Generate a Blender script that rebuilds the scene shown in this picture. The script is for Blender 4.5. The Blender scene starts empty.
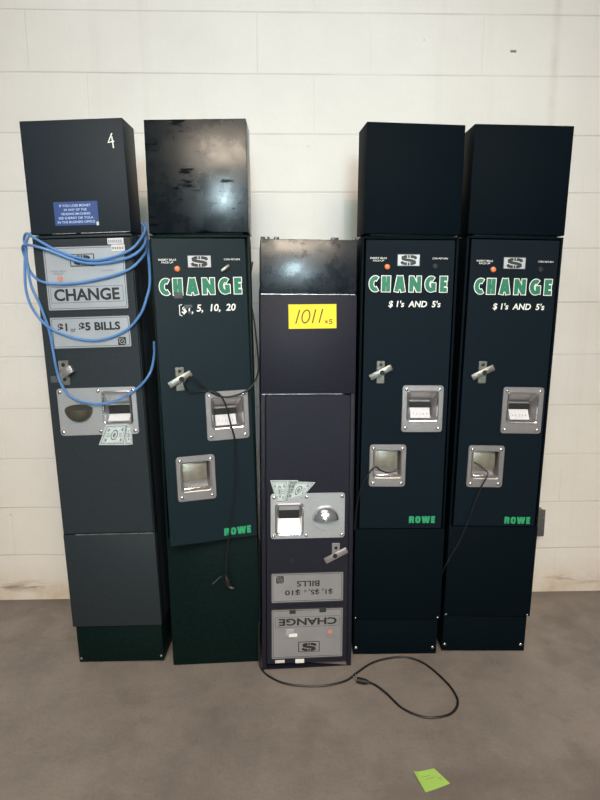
import bpy, bmesh, math, random
from mathutils import Vector, Matrix
random.seed(4)
COL = bpy.context.scene.collection
SC = bpy.context.scene
rad = math.radians

# ------------------------------------------------------------------ camera
PITCH, YAW, ROLL = rad(10.16), rad(1.6), rad(-0.1)
CP = Vector((0, -2.335, 1.252)); FPX = 600.0
fw = Vector((math.sin(YAW)*math.cos(PITCH), math.cos(YAW)*math.cos(PITCH), -math.sin(PITCH)))
r0 = Vector((math.cos(YAW), -math.sin(YAW), 0)); u0 = r0.cross(fw)
rv = r0*math.cos(ROLL)+u0*math.sin(ROLL); uv = -r0*math.sin(ROLL)+u0*math.cos(ROLL)
cam = bpy.data.objects.new('camera', bpy.data.cameras.new('camera')); COL.objects.link(cam)
m = Matrix((rv, uv, -fw)).transposed().to_4x4(); m.translation = CP
cam.matrix_world = m
cam.data.sensor_fit = 'VERTICAL'; cam.data.sensor_height = 24; cam.data.lens = 18
cam.data.clip_start = .02
SC.camera = cam

def ray(x, y): return fw + rv*((x-300)/FPX) - uv*((y-400)/FPX)
def at_plane(x, y, q, n):
    d = ray(x, y); return CP + d*(((q-CP).dot(n))/d.dot(n))
def at_floor(x, y, h=0): return at_plane(x, y, Vector((0, 0, h)), Vector((0, 0, 1)))

# ------------------------------------------------------------------ materials
MATS = {}
def mat(name, col, rough=.5, metal=0.0, noise=0.0, nscale=60, bump=0.0, bscale=400, spec=.5, rnoise=0.0, coat=0.0):
    if name in MATS: return MATS[name]
    m = bpy.data.materials.new(name); m.use_nodes = True
    nt = m.node_tree; N = nt.nodes; L = nt.links
    b = N['Principled BSDF']
    b.inputs['Roughness'].default_value = rough; b.inputs['Metallic'].default_value = metal
    b.inputs['Specular IOR Level'].default_value = spec
    b.inputs['Coat Weight'].default_value = coat; b.inputs['Coat Roughness'].default_value = .12
    tc = N.new('ShaderNodeTexCoord')
    b.inputs['Base Color'].default_value = (*col, 1)
    if noise:
        n = N.new('ShaderNodeTexNoise'); n.inputs['Scale'].default_value = nscale; n.inputs['Detail'].default_value = 5
        L.new(tc.outputs['Object'], n.inputs['Vector'])
        rp = N.new('ShaderNodeValToRGB'); rp.color_ramp.elements[0].position = .3; rp.color_ramp.elements[1].position = .7
        rp.color_ramp.elements[0].color = (*[c*(1-noise) for c in col], 1)
        rp.color_ramp.elements[1].color = (*[min(1, c*(1+noise)) for c in col], 1)
        L.new(n.outputs['Fac'], rp.inputs['Fac']); L.new(rp.outputs['Color'], b.inputs['Base Color'])
    if rnoise:
        n = N.new('ShaderNodeTexNoise'); n.inputs['Scale'].default_value = 9; n.inputs['Detail'].default_value = 8; n.inputs['Roughness'].default_value = .7
        L.new(tc.outputs['Object'], n.inputs['Vector'])
        mr = N.new('ShaderNodeMapRange'); mr.inputs['From Min'].default_value = .35; mr.inputs['From Max'].default_value = .7
        mr.inputs['To Min'].default_value = max(.02, rough-rnoise); mr.inputs['To Max'].default_value = rough+rnoise
        L.new(n.outputs['Fac'], mr.inputs['Value']); L.new(mr.outputs['Result'], b.inputs['Roughness'])
    if bump:
        n = N.new('ShaderNodeTexNoise'); n.inputs['Scale'].default_value = bscale; n.inputs['Detail'].default_value = 2
        L.new(tc.outputs['Object'], n.inputs['Vector'])
        bp = N.new('ShaderNodeBump'); bp.inputs['Strength'].default_value = bump; bp.inputs['Distance'].default_value = .0006
        L.new(n.outputs['Fac'], bp.inputs['Height']); L.new(bp.outputs['Normal'], b.inputs['Normal'])
    MATS[name] = m; return m

CHAR   = mat('charcoal_textured_paint', (.019, .027, .034), .5, spec=.22, noise=.18, nscale=300, bump=.5, bscale=700)
CHARP  = mat('charcoal_purple_paint', (.013, .014, .024), .5, spec=.17, noise=.18, nscale=300, bump=.4, bscale=700)
BLACKN = mat('blue_black_paint', (.0020, .0056, .0090), .6, spec=.04, noise=.25, nscale=240, bump=.5, bscale=700)
DOORN  = mat('blue_black_door_paint', (.0042, .0098, .0160), .55, spec=.07, noise=.2, nscale=240, bump=.5, bscale=700)
BLACKG = mat('green_black_paint', (.0018, .0095, .0090), .5, spec=.10, noise=.4, nscale=90, bump=.3, bscale=500)
GLOSS  = mat('gloss_black_paint', (.0015, .0045, .007), .31, noise=.2, nscale=40, rnoise=.12, spec=.5)
GLOSSD = mat('dusty_gloss_black_paint', (.008, .012, .018), .30, noise=.5, nscale=35, rnoise=.12)
EDGE   = mat('edge_highlight_steel', (.42, .42, .42), .35, .7, noise=.5, nscale=80)  # pale steel colour standing in for highlights along lit edges
for _m in (GLOSS, GLOSSD):   # dull scratched streaks across the gloss
    _n, _l = _m.node_tree.nodes, _m.node_tree.links
    _t = _n.new('ShaderNodeTexCoord'); _p = _n.new('ShaderNodeMapping'); _p.inputs['Scale'].default_value = (7, 7, 26) if _m is GLOSS else (16, 16, 30)
    _l.new(_t.outputs['Object'], _p.inputs['Vector'])
    _x = _n.new('ShaderNodeTexNoise'); _x.inputs['Scale'].default_value = 1.6; _x.inputs['Detail'].default_value = 7; _x.inputs['Roughness'].default_value = .6
    _l.new(_p.outputs['Vector'], _x.inputs['Vector'])
    _r = _n.new('ShaderNodeMapRange'); _r.inputs['From Min'].default_value = .60; _r.inputs['From Max'].default_value = .65; _r.inputs['To Min'].default_value = .42 if _m is GLOSS else .5; _r.inputs['To Max'].default_value = .05 if _m is GLOSS else .28
    _l.new(_x.outputs['Fac'], _r.inputs['Value']); _l.new(_r.outputs['Result'], _n['Principled BSDF'].inputs['Specular IOR Level'])
STEEL  = mat('brushed_steel', (.38, .365, .37), .38, .75, noise=.06, nscale=150)
STEELW = mat('pale_anodised_plate', (.50, .53, .56), .36, .6, noise=.05, nscale=150)
CHROME = mat('polished_steel', (.72, .73, .75), .2, .95)
OLIVE  = mat('dull_khaki_steel', (.30, .29, .24), .4, .6, noise=.15, nscale=60)
LOCKM  = mat('tarnished_zinc', (.28, .285, .26), .4, .75, noise=.3, nscale=90)
LOCKP  = mat('dark_tarnished_plate', (.17, .18, .16), .5, .6, noise=.5, nscale=120)
PANEL  = mat('silver_sign_face', (.36, .40, .45), .42, .25, noise=.06, nscale=14)
PANELD = mat('aged_silver_sign_face', (.27, .275, .295), .45, .25, noise=.08, nscale=14)
INK    = mat('black_ink', (.012, .013, .015), .5)
SLOT   = mat('black_slot', (.003, .003, .004), .6)
TRAY   = mat('pale_tray_plastic', (.62, .64, .70), .35, noise=.1, nscale=200)
LITHOOD  = mat('lit_hood_white', (.85, .83, .85), .35)  # whiter than the trays: light caught from above is in the colour
GREEN  = mat('green_print', (.004, .17, .09), .5, noise=.12, nscale=90)
GREENR = mat('bright_green_print', (.02, .32, .14), .5, noise=.1, nscale=90)
WHITE  = mat('white_print', (.78, .82, .80), .5)
OFFW   = mat('off_white_label', (.60, .60, .62), .6, noise=.1, nscale=200)
GREYP  = mat('faint_grey_print', (.16, .17, .18), .5)
GREYP2 = mat('pale_grey_print', (.32, .33, .36), .5)
BLUEL  = mat('blue_label', (.022, .06, .22), .45, noise=.1, nscale=80)
BLUET  = mat('light_blue_print', (.45, .60, .85), .5)
YELLOW = mat('yellow_card', (.93, .68, .02), .6, noise=.03, nscale=20)
PENCIL = mat('dark_marker', (.035, .02, .015), .6)
NOTE   = mat('lime_paper', (.40, .66, .14), .7, noise=.05, nscale=30)
NOTEI  = mat('faint_marker', (.25, .42, .10), .7)
ORANGE = mat('orange_lens', (.75, .22, .09), .35)
CABLEB = mat('blue_cable', (.085, .22, .50), .4, noise=.1, nscale=20)
CABLEK = mat('black_cable', (.008, .010, .012), .42)
BRASS  = mat('brass_prong', (.75, .68, .5), .3, .9)
PAPER  = mat('banknote_paper', (.52, .62, .66), .6, noise=.12, nscale=160)
BINK   = mat('banknote_ink', (.15, .18, .17), .6, noise=.3, nscale=160)
BOXG   = mat('outlet_box_grey', (.16, .16, .16), .5, .3, noise=.15, nscale=60)
TAPE   = mat('dark_tape', (.02, .03, .03), .4)
SCUFF  = mat('scuff_mark', (.06, .075, .08), .6, noise=.5, nscale=200)

# ------------------------------------------------------------------ mesh builder
class MB:
    def __init__(s): s.v = []; s.f = []; s.m = []; s.mats = []
    def mi(s, m):
        if m not in s.mats: s.mats.append(m)
        return s.mats.index(m)
    def add(s, vs, fs, m):
        o = len(s.v); s.v += [Vector(p) for p in vs]; i = s.mi(m)
        for f in fs: s.f.append([o+k for k in f]); s.m.append(i)
        return s
    def bm(s, b, m):
        b.verts.index_update()
        s.add([v.co.copy() for v in b.verts], [[v.index for v in f.verts] for f in b.faces], m); b.free(); return s
    def box(s, x0, x1, y0, y1, z0, z1, m, bev=.0015, seg=2):
        b = bmesh.new(); bmesh.ops.create_cube(b, size=1)
        for v in b.verts:
            v.co = Vector((x0+(v.co.x+.5)*(x1-x0), y0+(v.co.y+.5)*(y1-y0), z0+(v.co.z+.5)*(z1-z0)))
        if bev: bmesh.ops.bevel(b, geom=b.edges[:], offset=bev, segments=seg, affect='EDGES', profile=.5)
        return s.bm(b, m)
    def loft(s, rings, m, cap0=False, cap1=True):
        n = len(rings[0]); vs = [p for r in rings for p in r]; fs = []
        for i in range(len(rings)-1):
            for j in range(n):
                a = i*n+j; b_ = i*n+(j+1) % n; fs.append([a, b_, b_+n, a+n])
        if cap0: fs.append(list(range(n))[::-1])
        if cap1: fs.append([(len(rings)-1)*n+j for j in range(n)])
        return s.add(vs, fs, m)
    def sphere(s, c, r, m, sc=(1, 1, 1), seg=16):
        b = bmesh.new(); bmesh.ops.create_uvsphere(b, u_segments=seg, v_segments=seg//2, radius=r)
        for v in b.verts: v.co = Vector((c[0]+v.co.x*sc[0], c[1]+v.co.y*sc[1], c[2]+v.co.z*sc[2]))
        return s.bm(b, m)
    def cyl(s, p0, p1, r, m, seg=16, r1=None):
        p0 = Vector(p0); p1 = Vector(p1); ax = (p1-p0).normalized()
        a = ax.orthogonal().normalized(); c = ax.cross(a); r1 = r if r1 is None else r1
        R = [[p+(a*math.cos(t)+c*math.sin(t))*q for t in [2*math.pi*i/seg for i in range(seg)]] for p, q in ((p0, r), (p1, r1))]
        return s.loft(R, m, True, True)
    def tube(s, pts, r, m, seg=8, sub=8):
        P = smooth(pts, sub); n = len(P); rings = []
        t = (P[1]-P[0]).normalized(); a = t.orthogonal().normalized()
        for i in range(n):
            t = (P[min(i+1, n-1)]-P[max(i-1, 0)]).normalized()
            a = (a-t*a.dot(t)).normalized(); c = t.cross(a)
            rings.append([P[i]+(a*math.cos(k)+c*math.sin(k))*r for k in [2*math.pi*j/seg for j in range(seg)]])
        return s.loft(rings, m, True, True)
    def strokes(s, lines, w, m, T):
        """thick flat strokes with mitred joints; T maps (x, y) to 3D"""
        for li, ln in enumerate(lines):
            lo = len(s.v); pts = [Vector(p) for p in ln]; closed = (pts[0]-pts[-1]).length < 1e-6 and len(pts) > 3
            if closed: pts = pts[:-1]
            n = len(pts); Lf = []; Rt = []
            for i in range(n):
                p = pts[i]
                a = pts[i-1] if (closed or i > 0) else None; b = pts[(i+1) % n] if (closed or i < n-1) else None
                d1 = (p-a).normalized() if a is not None else None; d2 = (b-p).normalized() if b is not None else None
                if d1 is None: d1 = d2; e = -d2*s.ext
                elif d2 is None: d2 = d1; e = d1*s.ext
                else: e = Vector((0, 0))
                nn = Vector((-d1.y-d2.y, d1.x+d2.x)); 
                nn = nn.normalized() if nn.length > .1 else Vector((-d1.y, d1.x))
                k = 1/max(.7, nn.dot(Vector((-d1.y, d1.x))))
                Lf.append(T(p+e+nn*(w/2*k))); Rt.append(T(p+e-nn*(w/2*k)))
            fs = [[i, n+i, n+(i+1) % n, (i+1) % n] for i in range(n if closed else n-1)]
            s.add(Lf+Rt, fs, m)
            for p_ in s.v[lo:]: p_.y -= .00006*li*s.lay
        return s
    ext = 0.0; lay = 1
    def build(s, name, parent=None, flip=None, smooth_=True, auto=35):
        me = bpy.data.meshes.new(name)
        vs = s.v
        if flip: vs = [Vector((-v.x, v.y, flip-v.z)) for v in vs]
        me.from_pydata([tuple(v) for v in vs], [], s.f)
        for m_ in s.mats: me.materials.append(m_)
        me.polygons.foreach_set('material_index', s.m)
        b = bmesh.new(); b.from_mesh(me)
        bmesh.ops.recalc_face_normals(b, faces=b.faces[:])
        for e in b.edges: e.smooth = len(e.link_faces) == 2 and e.calc_face_angle(3) < rad(auto)
        for f in b.faces: f.smooth = True
        b.to_mesh(me); b.free()
        o = bpy.data.objects.new(name, me); COL.objects.link(o)
        if parent: o.parent = parent
        return o

def smooth(pts, sub):
    P = [Vector(p) for p in pts]; out = []
    Q = [P[0]*2-P[1]]+P+[P[-1]*2-P[-2]]
    for i in range(1, len(Q)-2):
        p0, p1, p2, p3 = Q[i-1:i+3]
        for k in range(sub):
            t = k/sub
            out.append(.5*((2*p1)+(p2-p0)*t+(2*p0-5*p1+4*p2-p3)*t*t+(3*p1-p0-3*p2+p3)*t**3))
    out.append(P[-1]); return out

def rr(x0, x1, z0, z1, r, d, n=4):
    r = min(r, (x1-x0)/2-1e-5, (z1-z0)/2-1e-5); out = []
    for cx, cz, a in ((x1-r, z1-r, 0), (x0+r, z1-r, 90), (x0+r, z0+r, 180), (x1-r, z0+r, 270)):
        for i in range(n+1):
            t = rad(a+90*i/n); out.append(Vector((cx+r*math.cos(t), d, cz+r*math.sin(t))))
    return out
def plate(mb, x0, x1, z0, z1, r, d0, d1, m, n=5):
    """rounded plate whose face is at d1 (toward the viewer), back at d0"""
    c = min(.0012, abs(d1-d0)*.5)
    mb.loft([rr(x0, x1, z0, z1, r, d0, n), rr(x0, x1, z0, z1, r, d1+c, n), rr(x0+c, x1-c, z0+c, z1-c, r, d1, n)], m, True, True)
def rim(mb, x0, x1, z0, z1, r, w, d0, d1, m, n=5):
    """thin rounded outline"""
    mb.loft([rr(x0, x1, z0, z1, r, d0, n), rr(x0, x1, z0, z1, r, d1, n), rr(x0+w, x1-w, z0+w, z1-w, max(r-w, .0005), d1, n), rr(x0+w, x1-w, z0+w, z1-w, max(r-w, .0005), d0, n)], m, False, False)
def holed(mb, x0, x1, z0, z1, d0, d1, holes, m):
    """slab with rectangular through holes; d0 is the front"""
    xs = sorted({x0, x1, *[h[0] for h in holes], *[h[1] for h in holes]}); zs = sorted({z0, z1, *[h[2] for h in holes], *[h[3] for h in holes]})
    solid = {}
    for i in range(len(xs)-1):
        for j in range(len(zs)-1):
            cx = (xs[i]+xs[i+1])/2; cz = (zs[j]+zs[j+1])/2
            solid[i, j] = not any(h[0] < cx < h[1] and h[2] < cz < h[3] for h in holes)
    b = bmesh.new(); V = {}
    def g(i, j, d):
        if (i, j, d) not in V: V[i, j, d] = b.verts.new((xs[i], d, zs[j]))
        return V[i, j, d]
    for (i, j), s_ in solid.items():
        if not s_: continue
        b.faces.new([g(i, j, d0), g(i+1, j, d0), g(i+1, j+1, d0), g(i, j+1, d0)])
        b.faces.new([g(i, j, d1), g(i, j+1, d1), g(i+1, j+1, d1), g(i+1, j, d1)])
        for di, dj, e in ((-1, 0, ((0, 0), (0, 1))), (1, 0, ((1, 0), (1, 1))), (0, -1, ((0, 0), (1, 0))), (0, 1, ((0, 1), (1, 1)))):
            if not solid.get((i+di, j+dj), False):
                (a, c), (e1, f1) = e
                b.faces.new([g(i+a, j+c, d0), g(i+e1, j+f1, d0), g(i+e1, j+f1, d1), g(i+a, j+c, d1)])
    es = [e for e in b.edges if len(e.link_faces) == 2 and e.calc_face_angle(0) > 1 and all(abs(v.co.y-d0) < 1e-6 for v in e.verts)]
    bmesh.ops.bevel(b, geom=es, offset=.002, segments=2, affect='EDGES', profile=.5)
    mb.bm(b, m)

# ------------------------------------------------------------------ lettering
def arc(cx, cy, rx, ry, a0, a1, n=10):
    return [(cx+rx*math.cos(rad(a0+(a1-a0)*i/n)), cy+ry*math.sin(rad(a0+(a1-a0)*i/n))) for i in range(n+1)]
G = {  # glyphs in a 0..w by 0..1 box: (width, strokes)
 'C': (.68, [arc(.42, .5, .40, .48, 48, 312, 14)]),
 'H': (.66, [[(.04, 0), (.04, 1)], [(.62, 0), (.62, 1)], [(.04, .5), (.62, .5)]]),
 'A': (.72, [[(.02, 0), (.36, .98), (.70, 0)], [(.16, .26), (.56, .26)]]),
 'N': (.70, [[(.05, 0), (.05, .97), (.65, .03), (.65, 1)]]),
 'G': (.74, [arc(.42, .5, .40, .48, 50, 345, 14)+[(.80, .46), (.50, .46)]]),
 'E': (.50, [[(.50, .98), (.05, .98), (.05, .02), (.50, .02)], [(.05, .5), (.44, .5)]]),
 'R': (.62, [[(.06, 0), (.06, .96)]+arc(.36, .72, .20, .24, 90, -90, 6)+[(.06, .48)], [(.30, .48), (.58, 0)]]),
 'O': (.72, [arc(.36, .5, .31, .46, 0, 360, 16)]),
 'W': (1.0, [[(.04, 1), (.27, .03), (.5, .95), (.73, .03), (.96, 1)]]),
 '0': (.60, [arc(.30, .5, .27, .48, 0, 360, 14)]),
 '1': (.22, [[(.1, 0), (.1, 1)]]),
 '5': (.55, [[(.50, .98), (.10, .98), (.08, .55), (.30, .62)]+arc(.26, .31, .24, .30, 70, -140, 8)]),
 'x': (.55, [[(.05, 0), (.5, .9)], [(.05, .9), (.5, 0)]]),
 ' ': (.4, []),
}
HV = {  # heavy capitals, outer box one unit high; strokes are .27 wide
 'C': (.53, [arc(.38, .5, .245, .365, 58, 302, 14)]),
 'H': (.54, [[(.135, 0), (.135, 1)], [(.405, 0), (.405, 1)], [(.135, .5), (.405, .5)]]),
 'A': (.68, [[(.125, 0), (.30, 1)], [(.555, 0), (.38, 1)], [(.20, .30), (.48, .30)]]),
 'N': (.73, [[(.13, 0), (.13, 1)], [(.60, 0), (.60, 1)], [(.16, .90), (.57, .10)]]),
 'G': (.68, [arc(.38, .5, .245, .365, 55, 318, 14), [(.545, .06), (.545, .50)], [(.38, .44), (.66, .44)]]),
 'E': (.45, [[(.135, 0), (.135, 1)], [(.10, .865), (.45, .865)], [(.10, .5), (.42, .5)], [(.10, .135), (.45, .135)]]),
 'R': (.62, [[(.135, 0), (.135, 1)], [(.1, .865), (.36, .865), (.46, .80), (.46, .62), (.36, .50), (.1, .50)], [(.40, .50), (.46, .35), (.46, 0)]]),
 'O': (.62, [[(.31, .865), (.44, .82), (.485, .70), (.485, .30), (.44, .18), (.31, .135), (.18, .18), (.135, .30), (.135, .70), (.18, .82), (.31, .865)]]),
 'W': (.98, [[(.12, 1), (.27, 0)], [(.47, 1), (.30, 0)], [(.51, 1), (.68, 0)], [(.86, 1), (.71, 0)]]),
}
def heavy_word(mb, word, u0_, u1_, v0, v1, d, m, gap=.25, grow=0.0, sw=.27):
    tot = sum(HV[c][0] for c in word)+gap*(len(word)-1); h = v1-v0; sx = (u1_-u0_)/tot; x = 0
    mb.ext = grow
    for c in word:
        gw, ls = HV[c]
        mb.strokes([[(u0_+(x+p[0])*sx, v0+p[1]*h) for p in ln] for ln in ls], sw*h+2*grow, m, lambda p: Vector((p.x, d, p.y))); x += gw+gap
    mb.ext = 0.0
def glyph_word(mb, word, u0_, u1_, v0, v1, d, w, m, gap=.12, shear=0.0, jitter=None):
    tot = sum(G[c][0] for c in word)+gap*(len(word)-1); h = v1-v0; sx = (u1_-u0_)/tot; x = 0
    for k, c in enumerate(word):
        gw, ls = G[c]
        L_ = [[(u0_+(x+p[0])*sx+shear*p[1]*h, v0+p[1]*h+(jitter[k] if jitter else 0)) for p in ln] for ln in ls]
        mb.strokes(L_, w, m, lambda p: Vector((p.x, d, p.y))); x += gw+gap
def text(mb, s, u0_, u1_, v0, v1, d, m, bold=.0, shear=0.0):
    cu = bpy.data.curves.new('t', 'FONT'); cu.body = s; cu.size = 1; cu.offset = bold; cu.shear = shear; cu.resolution_u = 3
    cu.align_x = 'CENTER'; cu.space_line = 1.05
    o = bpy.data.objects.new('t', cu); COL.objects.link(o)
    dg = bpy.context.evaluated_depsgraph_get(); me = bpy.data.meshes.new_from_object(o.evaluated_get(dg))
    vs = [v.co.copy() for v in me.vertices]; fs = [list(p.vertices) for p in me.polygons]
    bpy.data.objects.remove(o); bpy.data.curves.remove(cu); bpy.data.meshes.remove(me)
    x0 = min(v.x for v in vs); x1 = max(v.x for v in vs); y0 = min(v.y for v in vs); y1 = max(v.y for v in vs)
    mb.add([Vector((u0_+(v.x-x0)/(x1-x0)*(u1_-u0_), d, v0+(v.y-y0)/(y1-y0)*(v1-v0))) for v in vs], fs, m)
def s_logo(mb, u0_, u1_, v0, v1, d, face, ink):
    """pale tablet with a wide heavy S crossed by short double bars"""
    plate(mb, u0_, u1_, v0, v1, .002, d, d-.002, ink)
    e = .0022; plate(mb, u0_+e, u1_-e, v0+e, v1-e, .001, d, d-.0028, face)
    dd = d-.0032; cx = (u0_+u1_)/2; cy = (v0+v1)/2; w = (u1_-u0_)*.33; h = (v1-v0)*.36; k = (u1_-u0_)/.073; q = (v1-v0)/.039
    S = [(.0225, .0040), (.0200, .0085), (.012, .0108), (0, .0112), (-.012, .0108), (-.0185, .0080), (-.0180, .0045), (-.010, .0016), (.010, -.0016), (.0180, -.0045), (.0185, -.0080), (.012, -.0108), (0, -.0112), (-.012, -.0108), (-.0200, -.0085), (-.0225, -.0040)]
    mb.strokes([[(cx+a*k, cy+b*q) for a, b in S]], .0086*q, ink, lambda p: Vector((p.x, dd, p.y)))
    for sx in (-.16, .16):
        for z0, z1 in ((cy+h*.35, cy+h*1.15), (cy-h*1.15, cy-h*.35)):
            x = cx+sx*w
            mb.add([(x-.0012, dd-.0004, z0), (x+.0012, dd-.0004, z0), (x+.0012, dd-.0004, z1), (x-.0012, dd-.0004, z1)], [[0, 1, 2, 3]], face)
def badge(mb, u, v, r, d, ink, face):
    """small dark square emblem with a ring and cut corners"""
    plate(mb, u-r, u+r, v-r, v+r, r*.25, d, d-.0008, ink)
    mb.strokes([arc(u, v, r*.62, r*.62, 0, 360, 14)], r*.14, face, lambda p: Vector((p.x, d-.0012, p.y)))
    mb.strokes([[(u-r*.3, v-r*.1), (u+r*.3, v+r*.15)], [(u-r*.9, v+r*.9), (u-r*.5, v+r*.5)], [(u+r*.9, v-r*.9), (u+r*.5, v-r*.5)]], r*.16, face, lambda p: Vector((p.x, d-.0012, p.y)))
def banknote(mb, q, d, lift=.0):
    """q: four (u, v) corners tl, tr, br, bl; printed note sticker"""
    def B(s, t, k=0):
        a = (q[0][0]+(q[1][0]-q[0][0])*s, q[0][1]+(q[1][1]-q[0][1])*s); b = (q[3][0]+(q[2][0]-q[3][0])*s, q[3][1]+(q[2][1]-q[3][1])*s)
        return Vector((a[0]+(b[0]-a[0])*t, d-k*.0003, a[1]+(b[1]-a[1])*t))
    fr = lambda e, k: [B(e, e, k), B(1-e, e, k), B(1-e, 1-e, k), B(e, 1-e, k)]
    mb.add(fr(0, 0)+[p+Vector((0, .0006, 0)) for p in fr(0, 0)], [[0, 1, 2, 3], [0, 4, 5, 1], [1, 5, 6, 2], [2, 6, 7, 3], [3, 7, 4, 0]], PAPER)
    for e, w, k in ((.045, .035, 1), (.12, .014, 1)):
        o_, i_ = fr(e, k), fr(e+w, k)
        mb.add(o_+i_, [[j, (j+1) % 4, 4+(j+1) % 4, 4+j] for j in range(4)], BINK)
    n = 14
    for rx, ry, k, mm in ((.15, .27, 1, BINK), (.11, .20, 2, PAPER), (.06, .13, 3, BINK)):
        mb.add([B(.5+rx*math.cos(2*math.pi*i/n), .5+ry*math.sin(2*math.pi*i/n), k) for i in range(n)], [list(range(n))], mm)
    for cx, cy in ((.2, .25), (.8, .25), (.2, .75), (.8, .75)):
        mb.add([B(cx-.035, cy-.07, 1), B(cx+.035, cy-.07, 1), B(cx+.035, cy+.07, 1), B(cx-.035, cy+.07, 1)], [[0, 1, 2, 3]], BINK)
    for cx in (.24, .76):
        for t in (.42, .5, .58): mb.add([B(cx-.07, t-.015, 1), B(cx+.07, t-.015, 1), B(cx+.07, t+.015, 1), B(cx-.07, t+.015, 1)], [[0, 1, 2, 3]], BINK)

# ------------------------------------------------------------------ object helpers
def tag(o, label=None, cat=None, group=None, kind=None):
    if label: o['label'] = label
    if cat: o['category'] = cat
    if group: o['group'] = group
    if kind: o['kind'] = kind
    return o
def empty(name, M, parent=None):
    o = bpy.data.objects.new(name, None); COL.objects.link(o); o.empty_display_size = .1
    o.location = M.to_translation(); o.rotation_euler = M.to_euler(); o.parent = parent; return o
def pose(x, y, z, yw, ln, rl):
    return Matrix.Translation((x, y, z)) @ Matrix.Rotation(rad(yw), 4, 'Z') @ Matrix.Rotation(rad(ln), 4, 'X') @ Matrix.Rotation(rad(rl), 4, 'Y')
def px_on(M, x, y, d):
    """point where the sight line through a place in the photo meets the plane d of a machine"""
    return at_plane(x, y, M @ Vector((0, d, 0)), (M.to_3x3() @ Vector((0, 1, 0))))

FD = -.012      # front face of doors
W = .151
# ------------------------------------------------------------------ shared machine parts
def lip_plate(mb, o, h, m, rimm, deep, lipw=.0045):
    """recessed steel plate: outer rect o, opening h, deep rect (x0,x1,z0,z1,d)"""
    P = [rr(*o, .010, FD, 5), rr(*o, .010, FD-.0022, 5), rr(o[0]+.0012, o[1]-.0012, o[2]+.0012, o[3]-.0012, .009, FD-.0034, 5),
         rr(h[0]-lipw, h[1]+lipw, h[2]-lipw, h[3]+lipw, .012, FD-.0034, 5)]
    mb.loft(P, m, False, False)
    Q = [P[-1], rr(h[0]-lipw*.5, h[1]+lipw*.5, h[2]-lipw*.5, h[3]+lipw*.5, .010, FD-.0066, 5), rr(h[0], h[1], h[2], h[3], .007, FD-.0058, 5),
         rr(h[0]+.002, h[1]-.002, h[2]+.002, h[3]-.002, .006, FD-.001, 5)]
    mb.loft(Q, rimm, False, False)
    mb.loft([Q[-1], rr(deep[0], deep[1], deep[2], deep[3], .003, deep[4], 5)], m, False, True)
def screws(parent, name, pts, m, r=.0058, flip=None, d=FD-.0034):
    for (a, b) in pts:
        mb = MB(); mb.cyl((a, d+.001, b), (a, d-.0012, b), r, m, 14); mb.sphere((a, d-.001, b), r*.92, m, (1, .5, 1), 14)
        mb.build(name, parent, flip)
def bill_plate(par, du, dv, flip=None):
    o = (-.0065+du, .127+du, .797+dv, .951+dv); h = (.0125+du, .109+du, .836+dv, .931+dv)
    mb = MB(); lip_plate(mb, o, h, STEEL, CHROME, (.024+du, .092+du, .846+dv, .898+dv, .018))
    p = mb.build('bill_slot_plate', par, flip)
    mb = MB(); mb.box(.024+du, .092+du, .010, .0195, .874+dv, .893+dv, SLOT, 0); mb.build('slot', p, flip)
    mb = MB()
    x0, x1 = .024+du, .088+du
    mb.add([(x0, .012, .874+dv), (x1, .012, .874+dv), (x1, -.010, .843+dv), (x0, -.010, .843+dv), (x0, .014, .842+dv), (x1, .014, .842+dv)],
           [[0, 1, 2, 3], [3, 2, 5, 4], [0, 3, 4], [1, 5, 2], [0, 4, 5, 1]], TRAY)
    for k in range(5): mb.box(x0+.009+k*.011, x0+.0102+k*.011, -.004, -.001, .853+dv, .859+dv, GREYP2, 0)
    mb.build('bill_tray', p, flip)
    screws(p, 'screw', [(o[0]+.013, o[2]+.013), (o[1]-.013, o[2]+.013), (o[0]+.013, o[3]-.013), (o[1]-.013, o[3]-.013)], CHROME, flip=flip)
    return p
def coin_plate(par, du, dv):
    o = (-.107+du, .013+du, .612+dv, .755+dv); h = (-.091+du, -.003+du, .644+dv, .736+dv)
    mb = MB(); lip_plate(mb, o, h, STEEL, STEEL, (-.086+du, -.008+du, .650+dv, .730+dv, .024))
    p = mb.build('coin_return_plate', par)
    mb = MB(); mb.box(-.088+du, -.012+du, .000, .004, .672+dv, .731+dv, OLIVE, .001); mb.build('return_flap', p)
    mb = MB(); mb.box(-.088+du, -.006+du, -.016, -.010, .647+dv, .655+dv, CHROME, .002); mb.build('ledge', p)
    screws(p, 'screw', [(o[0]+.013, o[2]+.013), (o[1]-.013, o[2]+.013), (o[0]+.013, o[3]-.013), (o[1]-.013, o[3]-.013)], CHROME)
    return p
def lock(par, u, v, ang, L_=.078, Wd=.020, flip=None, m=LOCKM, cut=1):
    sg = -1 if flip else 1; lo = -.036 if not flip else -.040; hi = .036 if not flip else .008
    mb = MB(); plate(mb, u-.013, u+.013, v+lo, v+hi, .003, FD+.0002, FD-.003, LOCKP if not flip else m); p = mb.build('lock_plate', par, flip)
    mb = MB(); mb.cyl((u, FD-.003, v+sg*.024), (u, FD-.0036, v+sg*.024), .0055, SLOT); mb.build('screw_hole', p, flip)
    mb = MB(); c, s_ = math.cos(rad(ang)), math.sin(rad(ang))
    b = MB(); b.box(-L_/2, L_/2, FD-.011, FD-.003, -Wd/2, Wd/2, m, .003)
    vs = [Vector((u+p_.x*c-p_.z*s_, p_.y, v+p_.x*s_+p_.z*c)) for p_ in b.v]; mb.add(vs, b.f, m); hn = mb.build('lock_bar', p, flip)
    mb = MB(); mb.cyl((u+.004, FD-.011, v), (u+.004, FD-.0116, v), .0078, SLOT); mb.build('keyhole', p, flip)
    return p
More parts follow.
